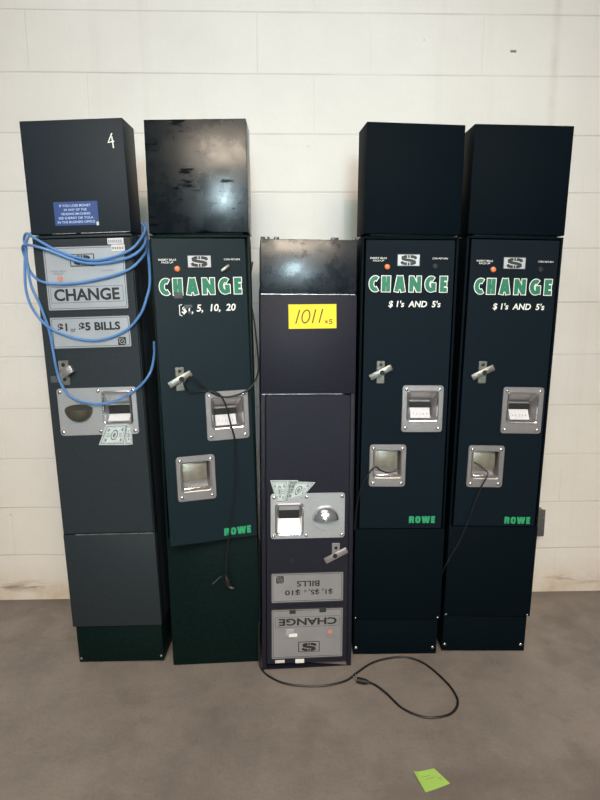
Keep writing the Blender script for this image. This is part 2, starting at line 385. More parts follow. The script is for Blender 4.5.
def top_box(par, w, m, tabx=0):
    mb = MB(); mb.box(-w, w, FD, .108, 1.4245, 1.745, m, .002); b = mb.build('top_box', par)
    mb = MB(); mb.box(tabx-.006, tabx+.006, .02, .05, 1.744, 1.749, m, .001); mb.build('hanging_tab', b)
    mb = MB(); mb.box(-w+.02, w-.02, -.004, .09, 1.419, 1.4255, BLACKG, .001); mb.build('joint_plate', b)
    return b
def cabinet(par, w, m, flip=None, v0=.139, dep=.31, ft=.0075):
    mb = MB()
    mb.box(-w, w, .032, dep, v0, 1.42, m, .002)
    for s_ in (-1, 1): mb.box(min(s_*w, s_*(w-ft)), max(s_*w, s_*(w-ft)), -.008, .034, .46, 1.42, m, .0015)
    mb.box(-w, w, -.008, .034, 1.4125, 1.42, m, .0015)
    return mb.build('cabinet', par, flip)

# ------------------------------------------------------------------ newer machines (green lettering)
def new_machine(P, label, sub, dv=0, du=0, door_rot=None, w=W, body=BLACKN, door=DOORN, boxm=BLACKN, low=BLACKN, based=False, tabx=0.0, lockang=27, lv=0.0, txt=None):
    root = empty('change_machine', P); tag(root, label, 'change machine', 'change machines standing along the block wall')
    cabinet(root, w, body, dep=.22 if based else .31)
    if based:
        mb = MB(); mb.box(-w, w, .0, .22, 0, .466, low, .002); mb.build('base', root)
    else:
        mb = MB(); mb.box(-.146, .146, 0, .28, 0, .1395, low, .002); b = mb.build('base', root)
        screws(b, 'bolt', [(-.138, .026), (.132, .026)], CHROME, .0052, d=0.0)
        mb = MB(); mb.box(-w, w, FD, .036, .1395, .468, low, .002); lp = mb.build('lower_panel', root)
        screws(lp, 'bolt', [(-.144, .146), (.141, .146)], CHROME, .0032, d=FD+.0006)
    top_box(root, w, boxm, tabx)
    dr = root
    if door_rot: 
        dr = None
    dw = .1375
    mb = MB(); holed(mb, -dw, dw, .472, 1.409, FD, .028, [(.006+du, .116+du, .826+dv, .940+dv), (-.096+du, .002+du, .640+dv, .742+dv)], door)
    mb.box(-dw+.004, dw-.004, .026, .029, .48, 1.40, body, 0) if False else None
    d_ = mb.build('door', root)
    parts = [d_]
    f = FD
    # lettering: green word with white outline
    a = (-.1225+du, .1215+du, 1.2465+dv, 1.2940+dv)
    lt = MB(); lt.lay = .3; heavy_word(lt, 'CHANGE', *a, f-.0004, WHITE, grow=.0024); lt.build('white_letter_outline', d_)
    lt = MB(); heavy_word(lt, 'CHANGE', *a, f-.0009, GREEN); lt.build('change_lettering', d_)
    if sub == 'scratched':
        t = MB(); text(t, '5,  10,  20', -.018+du, .101+du, 1.192+dv, 1.217+dv, f-.0005, WHITE, .02, .15)
        t.build('bill_values_lettering', d_); t = MB(); text(t, '$1,', -.062+du, -.028+du, 1.188+dv, 1.213+dv, f-.0005, WHITE, .02, .15)
        t.strokes([[(-.060, 1.218+dv), (-.068, 1.216+dv), (-.068, 1.188+dv), (-.061, 1.184+dv)]], .0022, WHITE, lambda p: Vector((p.x, f-.0006, p.y)))
        t.build('scratched_out_lettering', d_)
        for (x0, x1, z0, z1) in ((-.054, -.030, 1.207, 1.217), (-.044, -.034, 1.190, 1.198), (-.082, -.056, 1.236, 1.254)):
            t = MB(); plate(t, x0, x1, z0+dv, z1+dv, .003, f, f-.0016, SCUFF); t.build('scuffed_patch', d_)
    else:
        t = MB(); text(t, "$ 1's  AND  5's", -.060+du, .104+du, 1.196+dv, 1.219+dv, f-.0005, WHITE, .022, .12); t.build('bill_values_lettering', d_)
    t = MB(); s_logo(t, -.0385+du, .0345+du, 1.323+dv, 1.362+dv, f, mat('logo_pale_face', (.46, .49, .52), .4, .2), INK); t.build('dollar_logo', d_)
    t = MB(); text(t, 'INSERT BILLS\nFACE UP', -.121+du, -.070+du, 1.338+dv, 1.351+dv, f-.0004, WHITE, .01); t.build('small_print', d_); t = MB(); text(t, 'COIN RETURN', .072+du, .120+du, 1.346+dv, 1.351+dv, f-.0004, WHITE, .01); t.build('small_print', d_)
    t = MB(); t.cyl((-.068+du, f, 1.322+dv), (-.068+du, f-.004, 1.322+dv), .0085, ORANGE, 18); t.sphere((-.068+du, f-.004, 1.322+dv), .0085, ORANGE, (1, .4, 1)); t.build('indicator_lens', d_)
    t = MB()
    if sub == 'scratched':
        b = MB(); b.box(-.015, .015, f-.012, f-.001, -.004, .004, LOCKM, .001); c, s_ = math.cos(.6), math.sin(.6)
        t.add([Vector((.073+p.x*c-p.z*s_, p.y, 1.322+dv+p.x*s_+p.z*c)) for p in b.v], b.f, LOCKM)
    t.cyl((.080+du, f, 1.325+dv), (.080+du, f-.006, 1.325+dv), .0075, SLOT, 16); t.build('return_button', d_)
    t = MB(); heavy_word(t, 'ROWE', .031+du, .1185+du, .484+dv, .508+dv, f-.0005, GREENR, gap=.09, sw=.30); t.build('maker_lettering', d_)
    parts += [bill_plate(root, du, dv), coin_plate(root, du, dv), lock(root, -.079+du, .996+dv*.5+lv, lockang)]
    if door_rot:
        for p in parts:
            p.matrix_local = door_rot
    return root, d_

M4 = pose(.3850, -.4275, .0012, -.2, 0, .43)
M5 = pose(.6998, -.4199, .0026, -.66, 0, 1.03)
M2 = pose(-.2330, -.4630, .0018, 2.0, 0, -.6)
HINGE = Vector((.1375, FD, .94))
DR = Matrix.Translation(HINGE+Vector((.003, -.004, 0))) @ Matrix.Rotation(rad(13), 4, 'Z') @ Matrix.Rotation(rad(-1.7), 4, 'X') @ Matrix.Rotation(rad(-.5), 4, 'Y') @ Matrix.Translation(-HINGE)

m4, m4door = new_machine(M4, "black change machine reading $ 1's and 5's, right beside the upside-down machine", 'and', dv=.006, du=-.003, tabx=-.002)
m5, m5door = new_machine(M5, "tall black change machine reading $ 1's and 5's, rightmost in the row", 'and', dv=-.004, du=.003, tabx=.0)
m2, m2door = new_machine(M2, "black change machine reading 5, 10, 20 with shiny top box and door ajar", 'scratched', door_rot=DR, w=.1485, body=BLACKG, door=mat('teal_black_door_paint', (.0065, .0160, .022), .45, spec=.14, noise=.2, nscale=240, bump=.5, bscale=700), boxm=GLOSS, low=BLACKG, based=True, tabx=0.0)
t = MB(); t.strokes([[(-.006, .292), (.006, .302), (.020, .316), (.026, .318)]], .003, SCUFF, lambda p: Vector((p.x, -.0005, p.y))); 
s = t.build('scratch', [c for c in m2.children if c.name.startswith('base')][0])
tb4 = [c for c in m4.children if c.name.startswith('top_box')][0]
PV = Vector((0, .05, 1.4245)); tb4.matrix_local = Matrix.Translation(PV+Vector((0, 0, .002))) @ Matrix.Rotation(rad(4.5), 4, 'Z') @ Matrix.Translation(-PV)
tb2 = [c for c in m2.children if c.name.startswith('top_box')][0]
PV = Vector((0, .05, 1.4245)); tb2.matrix_local = Matrix.Translation(PV+Vector((.002, -.002, 0))) @ Matrix.Rotation(rad(-3.6), 4, 'Z') @ Matrix.Rotation(rad(-1.4), 4, 'X') @ Matrix.Translation(-PV)

# ------------------------------------------------------------------ older machines (silver sign panels)
def old_machine(P, label, flip=None, body=CHAR, low=CHAR, base=BLACKG, face=PANEL, dw=.1475, ft=.0030, su=1.0, box=True, bvs=(.1395, .468), ch=(), bills=(), text2='$1', platem=STEELW, dlow=.47):
    root = empty('change_machine', P); tag(root, label, 'change machine', 'change machines standing along the block wall')
    cabinet(root, W, body, flip, ft=ft, dep=.29 if not flip else .31)
    f = FD; X = lambda u: u*su+(.003 if su != 1 else 0)
    bw = .146 if not flip else .1495
    mb = MB(); mb.box(-bw, bw, 0 if not flip else FD+.001, .28, 0, bvs[0], base, .002)
    b = mb.build('base', root, flip)
    if not flip: screws(b, 'bolt', [(-.138, .014), (.138, .018)], LOCKM, .0045, d=0)
    else:
        for a, wd in ((-.145, .010), (-.125, .004), (-.10, .008), (.08, .012), (.142, .006)):
            t = MB(); t.box(-a-wd, -a+wd if -a+wd < .149 else .149, FD+.004, FD+.010, -.007, .002, base, .001); t.build('mounting_tab', b, flip)
    mb = MB(); mb.box(-W, W, FD, .036, bvs[0], bvs[1], low, .002); lp = mb.build('lower_panel', root, flip)
    mb = MB(); mb.box(-.11, W-.004, FD-.0006, FD+.002, bvs[1]-.0005, bvs[1]+.0010, EDGE, 0); mb.build('edge_highlight', lp, flip)  # thin pale strip, the seam's highlight put into colour
    if flip:
        mb = MB(); mb.box(-.145, .148, FD-.0004, FD+.001, bvs[0]-.0012, bvs[0]+.0002, EDGE, 0); mb.build('edge_highlight', b, flip)  # painted highlight along the base seam
    if box:
        tb = top_box(root, W, mat('charcoal_box_paint', (.015, .022, .030), .52, spec=.15, noise=.15, nscale=300, bump=.5, bscale=700), .0)
        mb = MB(); mb.box(.0, .148, FD-.0006, FD+.001, 1.4238, 1.4255, EDGE, 0); mb.box(-.085, -.015, FD-.0006, FD+.001, 1.4238, 1.4252, EDGE, 0); mb.build('edge_highlight', tb)  # bright slivers painted as highlights under the box edge
    mb = MB(); holed(mb, -dw, dw, bvs[1]+.005, 1.409 if not flip else 1.392, FD, .028, [(X(.018), X(.103), .838, .940)], body); d_ = mb.build('door', root, flip)
    # sign panels
    def panel(z0, z1, name):
        t = MB(); plate(t, X(-.122), X(.122), z0, z1, .007, f, f-.0016, face)
        rim(t, X(-.122), X(.122), z0, z1, .007, .0032, f, f-.0026, INK)
        rim(t, X(-.119)+.004, X(.119)-.004, z0+.007, z1-.007, .005, .0012, f-.0010, f-.0020, INK)
        return t.build(name, d_, flip)
    z0, z1 = ch['A']; pa = panel(z0, z1, 'change_sign_panel')
    g = f-.0026
    c0, c1 = ch['C']
    t = MB(); text(t, 'CHANGE', X(-.099), X(.096), c0, c1, g, INK, .03); t.strokes([[(X(-.108), c0-.005), (X(.107), c0-.005), (X(.107), c1+.005), (X(-.108), c1+.005), (X(-.108), c0-.005)]], .0009, INK, lambda p: Vector((p.x, g, p.y)))
    s0, s1 = ch['S']
    t.build('sign_lettering', d_, flip); t = MB(); s_logo(t, X(-.042), X(.030), s0, s1, f-.001, face, INK)
    t.build('dollar_logo', d_, flip); t = MB(); y = s0-.012
    text(t, 'INSERT BILLS\nFACE UP', X(-.102), X(-.058), y-.010, y+.002, g, GREYP); t.build('small_print', d_, flip); t = MB(); text(t, 'COIN RETURN', X(.047), X(.085), y-.004, y, g, GREYP)
    t.build('small_print', d_, flip); t = MB(); t.cyl((X(-.076), f-.0016, y-.022), (X(-.076), f-.006, y-.022), .0075, mat('faded_orange_lens', (.55, .22, .17), .4), 16)
    t.build('indicator_lens', d_, flip)
    z0, z1 = ch['B']; pb = panel(z0, z1, 'bills_sign_panel')
    t = MB(); bb = ch['T']
    if text2 == '$1':
        text(t, '$1', X(-.098), X(-.069), bb, bb+.028, g, INK, .034); text(t, 'or', X(-.060), X(-.044), bb, bb+.011, g, INK, .01)
        text(t, '$5 BILLS', X(-.034), X(.090), bb, bb+.029, g, INK, .034)
    else:
        text(t, '$1, $5,', X(-.084), X(-.004), bb, bb+.020, g, INK, .022); text(t, 'or', X(.003), X(.013), bb+.003, bb+.011, g, INK, .01); text(t, '$10', X(.024), X(.075), bb, bb+.020, g, INK, .022)
        text(t, 'BILLS', X(-.040), X(.036), bb-.029, bb-.009, g, INK, .022)
    t.build('bills_lettering', d_, flip); t = MB(); badge(t, X(.0915), ch['bad'], .0125, f-.0016, INK, face)
    t.build('emblem', d_, flip)
    # wide plate with coin cup and bill slot
    o = (X(-.1215), X(.1215), .803, .955); h = (X(.020), X(.100), .842, .937)
    mb = MB(); lip_plate(mb, o, h, platem, CHROME, (X(.027), X(.093), .850, .897, .016), .007)
    cu_ = (X(-.058), .888); Rr = .0445
    p = mb.build('coin_and_bill_plate', root, flip)
    cup = MB(); dd = FD-.0034
    rows = 10; cols = 18; vs = []; 
    for i in range(rows+1):
        ph = math.pi/2*i/rows
        for j in range(cols+1):
            th = math.pi+math.pi*j/cols
            vs.append(Vector((cu_[0]+Rr*math.cos(th)*math.sin(ph) if False else cu_[0]+Rr*math.cos(th)*math.cos(ph), dd-Rr*.72*math.sin(ph), cu_[1]+.002+Rr*.98*math.sin(th)*math.cos(ph))))
    fs = [[i*(cols+1)+j, i*(cols+1)+j+1, (i+1)*(cols+1)+j+1, (i+1)*(cols+1)+j] for i in range(rows) for j in range(cols)]
    cup.add(vs, fs, CHROME if flip else mat('dark_reflection_cup', (.17, .17, .14), .3, .75)); c_ = cup.build('coin_cup', p, flip)  # dark upright, bright when flipped: reflections put into the cup colour
    bw_ = MB(); n = 22
    ring = lambda rr_, d_2, zsc: [Vector((cu_[0]+rr_*math.cos(2*math.pi*i/n), d_2, cu_[1]+rr_*zsc*math.sin(2*math.pi*i/n))) for i in range(n)]
    up = .35 if not flip else .95
    bw_.loft([ring(Rr, dd-.0002, up), ring(Rr*.96, dd-.0016, up), ring(Rr*.8, dd-.0010, up*.8)], mat('cup_recess_shade', (.10, .10, .085), .35, .6) if not flip else STEELW, False, True); bw_.build('cup_opening', p, flip)  # flat disc with recess shade put into its colour, paler when flipped
    x0, x1 = X(.027), X(.093)
    mb = MB(); mb.box(x0, x1, .008, .0175, .866, .893, SLOT, 0); mb.build('slot', p, flip)
    mb = MB(); mb.add([(x0, .012, .867), (x1, .012, .867), (x1, -.012, .846), (x0, -.012, .846), (x0, .014, .845), (x1, .014, .845)], [[0, 1, 2, 3], [3, 2, 5, 4], [0, 3, 4], [1, 5, 2], [0, 4, 5, 1]], TRAY)
    mb.build('bill_tray', p, flip)
    if flip:
        mb = MB(); mb.add([(x0-.002, .010, .893), (x1+.002, .010, .893), (x1+.008, -.0165, .938), (x0-.008, -.0165, .938), (x0-.008, .012, .940), (x1+.008, .012, .940)], [[0, 1, 2, 3], [3, 2, 5, 4], [0, 3, 4], [1, 5, 2], [0, 4, 5, 1]], LITHOOD)
        mb.build('slot_hood', p, flip)  # upturned hood, its lit look painted white
    screws(p, 'screw', [(X(-.112), .815), (X(.110), .815), (X(-.112), .944), (X(.112), .944), (X(.006), .944)]+([(X(.004), .815)]), CHROME, .0062, flip)
    for q in bills:
        t = MB(); banknote(t, q, FD-.0042); t.build('banknote_decal', d_, flip)
    return root, d_

M1 = pose(-.5623, -.4455, .0045, -2.2, 0, -1.68)
m1, m1door = old_machine(M1, "grey-black change machine reading $1 or $5 bills, leftmost, looped with blue cable",
    su=1.03, ch=dict(A=(1.195, 1.389), C=(1.225, 1.262), S=(1.327, 1.364), B=(1.078, 1.179), T=1.130, bad=1.098),
    bills=[[(.088, .834), (.1055, .829), (.1044, .770), (.0790, .768)], [(.0256, .8336), (.0937, .8355), (.0795, .7683), (-.004, .7707)]])
top1 = [c for c in m1.children if c.name.startswith('top_box')][0]
t = MB(); plate(t, -.0745, .0575, 1.4475, 1.516, .001, FD, FD-.0010, BLUEL)
for i, (s_, hw) in enumerate((('IF YOU LOSE MONEY', .047), ('IN ANY OF THE', .034), ('VENDING MACHINES', .044), ('SEE SHERRY OR TOLA', .052), ('IN THE BUSINESS OFFICE', .056))):
    zc = 1.5045-.0118*i; text(t, s_, -.010-hw, -.010+hw, zc-.0034, zc+.0034, FD-.0014, BLUET, .012)
t.box(.050, .057, FD-.0016, FD, 1.446, 1.456, OFFW, 0)
t.build('notice_label', top1)
t = MB(); t.strokes([[(.1175, 1.703), (.1045, 1.678), (.1225, 1.681)], [(.1165, 1.694), (.119, 1.662)]], .0036, WHITE, lambda p: Vector((p.x, FD-.0005, p.y))); t.build('number_mark', top1)
t = MB(); b_ = MB(); b_.box(-.0255, .0255, FD-.0036, FD-.0002, -.012, .012, OFFW, 0)
if True:
    plate(t, .078, .127, 1.389, 1.407, .0005, FD, FD-.0032, OFFW); plate(t, .088, .129, 1.368, 1.3885, .0005, FD, FD-.0034, OFFW)
for k in range(7): t.box(.082+k*.006, .0845+k*.006, FD-.0036, FD-.003, 1.393, 1.402, BLUEL, 0)
for k in range(5): t.box(.092+k*.007, .096+k*.007, FD-.0038, FD-.003, 1.374, 1.381, GREYP, 0)
t.build('price_tag', m1door)
lk = MB(); plate(lk, -.1080, -.0760, .966, 1.043, .004, FD, FD-.004, LOCKM); l1 = lk.build('lock_plate', m1)
lk = MB(); b_ = MB(); b_.box(-.017, .017, FD-.024, FD-.004, -.012, .012, STEEL, .003); c, s_ = math.cos(rad(32)), math.sin(rad(32))
lk.add([Vector((-.074+p.x*c-p.z*s_, p.y, 1.012+p.x*s_+p.z*c)) for p in b_.v], b_.f, STEEL); lk.build('lock_bar', l1)
for z in (1.030, .984): lk = MB(); lk.cyl((-.092, FD-.004, z), (-.092, FD-.0046, z), .0062, SLOT); lk.build('screw_hole', l1)
lk = MB(); plate(lk, -.138, -.110, .975, .995, .004, FD, FD-.0014, SCUFF); lk.build('scuffed_patch', m1door)

H3 = 1.398
M3 = pose(.0731, -.4973+.012, .0155, 2.97, -2.5, .47)
def inv3(q): return [(-a, H3-b) for a, b in q]
m3, m3door = old_machine(M3, "short dark change machine standing upside down in the middle of the row", flip=H3, body=CHARP, low=CHARP, base=GLOSSD, face=PANELD,
    dw=.1345, ft=.014, box=False, bvs=(.167, .4785), text2='10', platem=STEELW,
    ch=dict(A=(1.197, 1.377), C=(1.232, 1.257), S=(1.316, 1.353), B=(1.071, 1.178), T=1.130, bad=1.0955),
    bills=[inv3(q)[2:]+inv3(q)[:2] for q in ([(-.1223, .641), (-.0642, .6399), (-.0804, .5650), (-.0999, .5650)], [(-.0642, .6399), (-.0318, .6393), (-.0674, .5733), (-.0804, .5636)], [(-.0609, .6365), (.0235, .6316), (-.0135, .588), (-.0739, .5668)])])
lock(m3, -.0935, H3-.3835, 27, .082, .021, flip=H3, m=STEEL)
t = MB(); t.cyl((.051, FD, H3-.366), (.051, FD-.0008, H3-.366), .006, SLOT); t.build('door_hole', m3door, H3)
t = MB(); plate(t, .039, .060, H3-.196, H3-.182, .001, FD-.001, FD-.0036, TAPE); t.build('tape_scrap', m3door, H3); t = MB(); plate(t, -.063, -.040, H3-.200, H3-.184, .001, FD-.001, FD-.0036, TAPE); t.build('tape_scrap', m3door, H3)
t = MB(); plate(t, .034, .062, H3-.112, H3-.100, .001, FD-.001, FD-.0034, WHITE); t.build('return_button_label', m3door, H3); t = MB(); plate(t, .046, .071, H3-.128, H3-.106, .001, FD-.001, FD-.003, PANEL); t.build('return_button_label', m3door, H3)
t = MB(); plate(t, .076, .108, H3-.0185, H3-.008, .0005, FD, FD-.002, OFFW); t.build('white_sticker', m3door, H3); t = MB(); plate(t, .010, .040, H3-.0205, H3-.005, .0005, FD, FD-.002, WHITE); t.build('white_sticker', m3door, H3)

# yellow lot card on the middle machine
cm = MB(); cm.box(-.075, .075, -.0008, .0008, -.0375, .0375, YELLOW, 0)
mk = lambda p: Vector((p.x, -.0013, p.y))
cm.strokes([[(-.053, -.022), (-.040, .021)], [(-.001, -.021), (.010, .022)], [(.020, -.020), (.032, .023)]], .0040, PENCIL, mk)
cm.strokes([[( -.021+.012*math.cos(t_)+.18*.02*math.sin(t_), .0+.020*math.sin(t_)) for t_ in [2*math.pi*i/16 for i in range(16)]]+[(-.009, .0)]], .0038, PENCIL, mk)
cm.strokes([[(.040, -.022), (.047, -.012)], [(.038, -.013), (.048, -.021)], [(.062, -.010), (.054, -.010), (.053, -.016), (.059, -.015), (.061, -.020), (.056, -.024), (.051, -.022)]], .0026, PENCIL, mk)
card = cm.build('lot_card')
CM = M3 @ Matrix.Translation((.0118, FD-.0012, 1.1635)) @ Matrix.Rotation(rad(-.9), 4, 'Y')
card.location = CM.to_translation(); card.rotation_euler = CM.to_euler()
tag(card, 'yellow card handwritten 1011 x5 stuck on the upside-down machine', 'card')

# ------------------------------------------------------------------ cords
def W_(M, l, dflt=FD-.010):
    return [px_on(M, p[0], p[1], p[2] if len(p) > 2 else dflt) for p in l]
# blue network cable looped over machine 1
F = FD-.009
A = [(154, 342, .10), (154, 356, .03), (150, 373, -.022), (138, 388, F), (120, 399, F), (100, 404, FD-.018), (80, 401, F-.006), (66, 392, F-.006), (58, 375, F), (53, 350, F), (49, 330, F), (40, 305, F-.004), (31, 285, F), (27, 262, .0), (26, 248, .015),
     (24, 239, .02), (27, 233.5, 0), (36, 239, F-.006), (60, 252, F), (88, 260, F), (110, 258, F), (130, 250, F), (140, 240, 0), (145, 230, .06), (142, 224, .125), (143, 228, .12),
     (145, 243, .02), (132, 256, F), (105, 263, F), (80, 262, F), (52, 251.5, F-.004), (34, 246, F-.006), (24, 245, .004), (23, 251, .03), (27, 262, .02), (30, 271, 0), (40, 281, F), (60, 284, F), (90, 281, F), (125, 271.5, F), (141, 259, 0), (147, 246, .07), (143, 225, .13), (146, 226, .11), (148, 250, .06),
     (150, 280, .0), (147, 297, F), (140, 315, F-.004), (125, 331, F), (100, 340, F), (75, 338, F), (50, 328, F), (34, 311, F-.002), (26, 290, .005), (25, 262, .03), (27, 240, .06), (34, 232, .125), (45, 236, .16)]
t = MB(); t.tube(W_(M1, A), .0042, CABLEB, 8, 6)
tag(t.build('network_cable'), 'light blue cable hanging in loops over the leftmost machine', 'cable')

# cord on machine 2
MD = M2 @ DR
E_ = FD-.012
B_ = [(252.5, 262, .06), (249, 290, .03), (254, 320, -.01), (257.5, 350, -.02), (258.5, 370, -.022), (252, 386, -.022), (240, 394, -.026), (224, 397, E_), (210, 392, E_), (199, 384, E_-.012), (190, 377, E_-.016), (184, 383, E_-.018), (188, 391, E_-.008), (201, 391, E_), (215, 392, E_-.002), (224, 401, E_-.002), (231, 425, E_-.008), (235.5, 445, E_), (236, 480, E_), (233, 505, E_), (230, 530, E_), (227, 550, E_), (226, 575, E_+.004)]
t = MB(); t.tube(W_(MD, B_), .0028, CABLEK, 8, 6); 
c2 = t.build('power_cord')
tag(c2, 'black power cord dangling down the front of the machine with the open door', 'cord', 'black power cords')
q0 = px_on(MD, 226, 575, E_+.004); q1 = px_on(MD, 228.5, 586, E_+.004); q2 = px_on(MD, 233.5, 589, E_+.004)
t = MB(); t.cyl(q0, q0.lerp(q1, .45), .0042, CABLEK, 12, .008); t.cyl(q0.lerp(q1, .45), q1, .0100, CABLEK, 12, .0085); t.build('plug', c2)
t = MB(); n_ = (q2-q1).normalized()*.017
for s_ in (-.0035, .0035): t.cyl(q1+Vector((s_, 0, 0)), q1+Vector((s_, 0, 0))+n_, .0014, BRASS, 8)
t.build('prong', c2)

# cord lying on the floor
def fl(l, h=.0038): return [at_floor(x, y, h) for x, y in l]
pts = [px_on(M3, 259, 540, .05), px_on(M3, 259.5, 600, .04), px_on(M3, 259, 645, .02)]+fl([(261, 668), (272, 678), (290, 684.5), (320, 686), (345, 681), (358, 672), (372, 663), (390, 658), (408, 657.5), (425, 664), (440, 676), (452, 689), (458, 702), (452, 713), (436, 717.5), (420, 716), (402, 708), (387, 694), (376, 685.5), (368, 682)])
t = MB(); t.tube(pts, .0036, CABLEK, 8, 6); c3 = t.build('power_cord')
tag(c3, 'black power cord curled in a loop on the floor', 'cord', 'black power cords')
q0 = at_floor(369, 682.5, .010); q1 = at_floor(357, 680, .010)
t = MB(); t.cyl(q0, q0.lerp(q1, .3), .0042, CABLEK, 12, .009); t.cyl(q0.lerp(q1, .3), q1, .0095, CABLEK, 12, .010); t.build('plug', c3)
t = MB()
for (x, y) in ((353, 676), (355.5, 674.5)): t.cyl(q1, at_floor(x, y, .012), .0014, BRASS, 8)
t.build('prong', c3)

# cords hanging out of the coin returns of the two right machines
t = MB(); t.tube(W_(M4, [(400, 470, -.002), (388, 472.5, -.006), (380, 470, FD-.004), (376, 467, FD-.012), (371, 471, FD-.012), (364, 481, FD-.012), (359, 495, FD-.006), (356, 512, FD-.002), (354.5, 530, FD)]), .0025, CABLEK, 8, 6)
tag(t.build('power_cord'), 'thin black cord out of the lower opening of second machine from right', 'cord', 'black power cords')
t = MB(); t.tube(W_(M5, [(474, 462, -.003), (479, 465, -.006), (484, 469, -.010), (488, 474, FD-.012), (484, 482, FD-.012), (477, 496, FD-.010), (470, 515, FD-.008), (460, 540, FD-.006), (450, 557, FD-.004), (443.5, 570, -.005), (440, 582, .03)]), .0023, CABLEK, 8, 6)
tag(t.build('power_cord'), 'thin black cord out of the lower opening of rightmost machine', 'cord', 'black power cords')

# ------------------------------------------------------------------ sticky note
c = [at_floor(x, y, .0) for x, y in ((413, 773), (434, 768.5), (450, 784), (425.5, 793))]
t = MB(); n = 8; vs = []
for i in range(n+1):
    for j in range(n+1):
        s_, r_ = i/n, j/n; p = c[0].lerp(c[1], s_).lerp(c[3].lerp(c[2], s_), r_)
        p.z = .0006+.006*(max(0, .35-s_)/.35)**2*(1-r_)+.003*abs(s_-.5)*r_; vs.append(p)
q = [v+Vector((0, 0, -.0005)) for v in vs]; N1 = len(vs)
fs = [[i*(n+1)+j, i*(n+1)+j+1, (i+1)*(n+1)+j+1, (i+1)*(n+1)+j] for i in range(n) for j in range(n)]
t.add(vs+q, fs+[[N1+k for k in f[::-1]] for f in fs], NOTE)
def nt_(s_, r_): 
    p = c[0].lerp(c[1], s_).lerp(c[3].lerp(c[2], s_), r_); p.z = .0006+.006*(max(0, .35-s_)/.35)**2*(1-r_)+.003*abs(s_-.5)*r_+.0004; return p
for (a, b, e, f_) in ((.25, .3, .6, .33), (.3, .45, .7, .48), (.78, .55, .92, .6), (.8, .66, .9, .7)):
    t.add([nt_(a, b), nt_(e, b), nt_(e, f_), nt_(a, f_)], [[0, 1, 2, 3]], NOTEI)
tag(t.build('sticky_note'), 'lime green paper note lying alone on the concrete floor', 'note')

# ------------------------------------------------------------------ room
def node_mat(name):
    m = bpy.data.materials.new(name); m.use_nodes = True; return m, m.node_tree.nodes, m.node_tree.links
wm, N, L = node_mat('painted_block_wall')
b = N['Principled BSDF']; b.inputs['Roughness'].default_value = .6; b.inputs['Specular IOR Level'].default_value = .3
geo = N.new('ShaderNodeNewGeometry'); sep = N.new('ShaderNodeSeparateXYZ'); L.new(geo.outputs['Position'], sep.inputs[0])
def mth(op, a, bb=None, c_=None, clamp=False):
    n = N.new('ShaderNodeMath'); n.operation = op; n.use_clamp = clamp
    for i, v in enumerate((a, bb, c_)):
        if v is None: continue
        if isinstance(v, (int, float)): n.inputs[i].default_value = v
        else: L.new(v, n.inputs[i])
    return n.outputs[0]
def noise(scale, detail=4, vec=None, rough=.5):
    n = N.new('ShaderNodeTexNoise'); n.inputs['Scale'].default_value = scale; n.inputs['Detail'].default_value = detail; n.inputs['Roughness'].default_value = rough
    L.new(vec or geo.outputs['Position'], n.inputs['Vector']); return n.outputs['Fac']
def mapr(v, a, b_, c_, d_):
    n = N.new('ShaderNodeMapRange'); n.inputs['From Min'].default_value = a; n.inputs['From Max'].default_value = b_; n.inputs['To Min'].default_value = c_; n.inputs['To Max'].default_value = d_
    L.new(v, n.inputs['Value']); return n.outputs['Result']
def mixc(f, a, b_):
    n = N.new('ShaderNodeMix'); n.data_type = 'RGBA'
    L.new(f, n.inputs['Factor']) if not isinstance(f, (int, float)) else setattr(n.inputs['Factor'], 'default_value', f)
    for s_, v in (('A', a), ('B', b_)):
        sk = [i for i in n.inputs if i.name == s_ and i.type == 'RGBA'][0]
        if isinstance(v, tuple): sk.default_value = (*v, 1)
        else: L.new(v, sk)
    return [o for o in n.outputs if o.type == 'RGBA'][0]
cc = .2032
X, Z = sep.outputs['X'], sep.outputs['Z']
wob = mth('MULTIPLY', mth('SUBTRACT', noise(3, 2), .5), .004)
zz = mth('DIVIDE', mth('ADD', mth('ADD', Z, .007), wob), cc)
row = mth('FLOOR', zz); fz = mth('SUBTRACT', zz, row)
dz = mth('MULTIPLY', mth('MINIMUM', fz, mth('SUBTRACT', 1, fz)), cc)
odd = mth('MODULO', row, 2)
xx = mth('DIVIDE', mth('ADD', mth('ADD', X, .696+20*2*cc), mth('MULTIPLY', mth('SUBTRACT', 1, odd), cc)), 2*cc)
fx = mth('FRACT', xx); dx = mth('MULTIPLY', mth('MINIMUM', fx, mth('SUBTRACT', 1, fx)), 2*cc)
hl = mapr(dz, .0010, .0042, 1, 0); vl = mapr(dx, .001, .004, 1, 0)
hs = mapr(noise(2.2, 3), .35, .65, .35, 1.0); vs_ = mapr(noise(1.7, 2), .45, .65, .0, .4)
line = mth('MAXIMUM', mth('MULTIPLY', hl, hs), mth('MULTIPLY', vl, vs_))
base = mixc(mapr(noise(1.3, 6, rough=.6), .35, .65, 0, 1), (.65, .645, .625), (.735, .735, .715))
fine = mapr(noise(55, 6, rough=.7), .3, .7, 0, 1)
base = mixc(mth('MULTIPLY', fine, .22), base, (.64, .63, .60))
base = mixc(mth('MULTIPLY', line, .36), base, (.30, .29, .27))
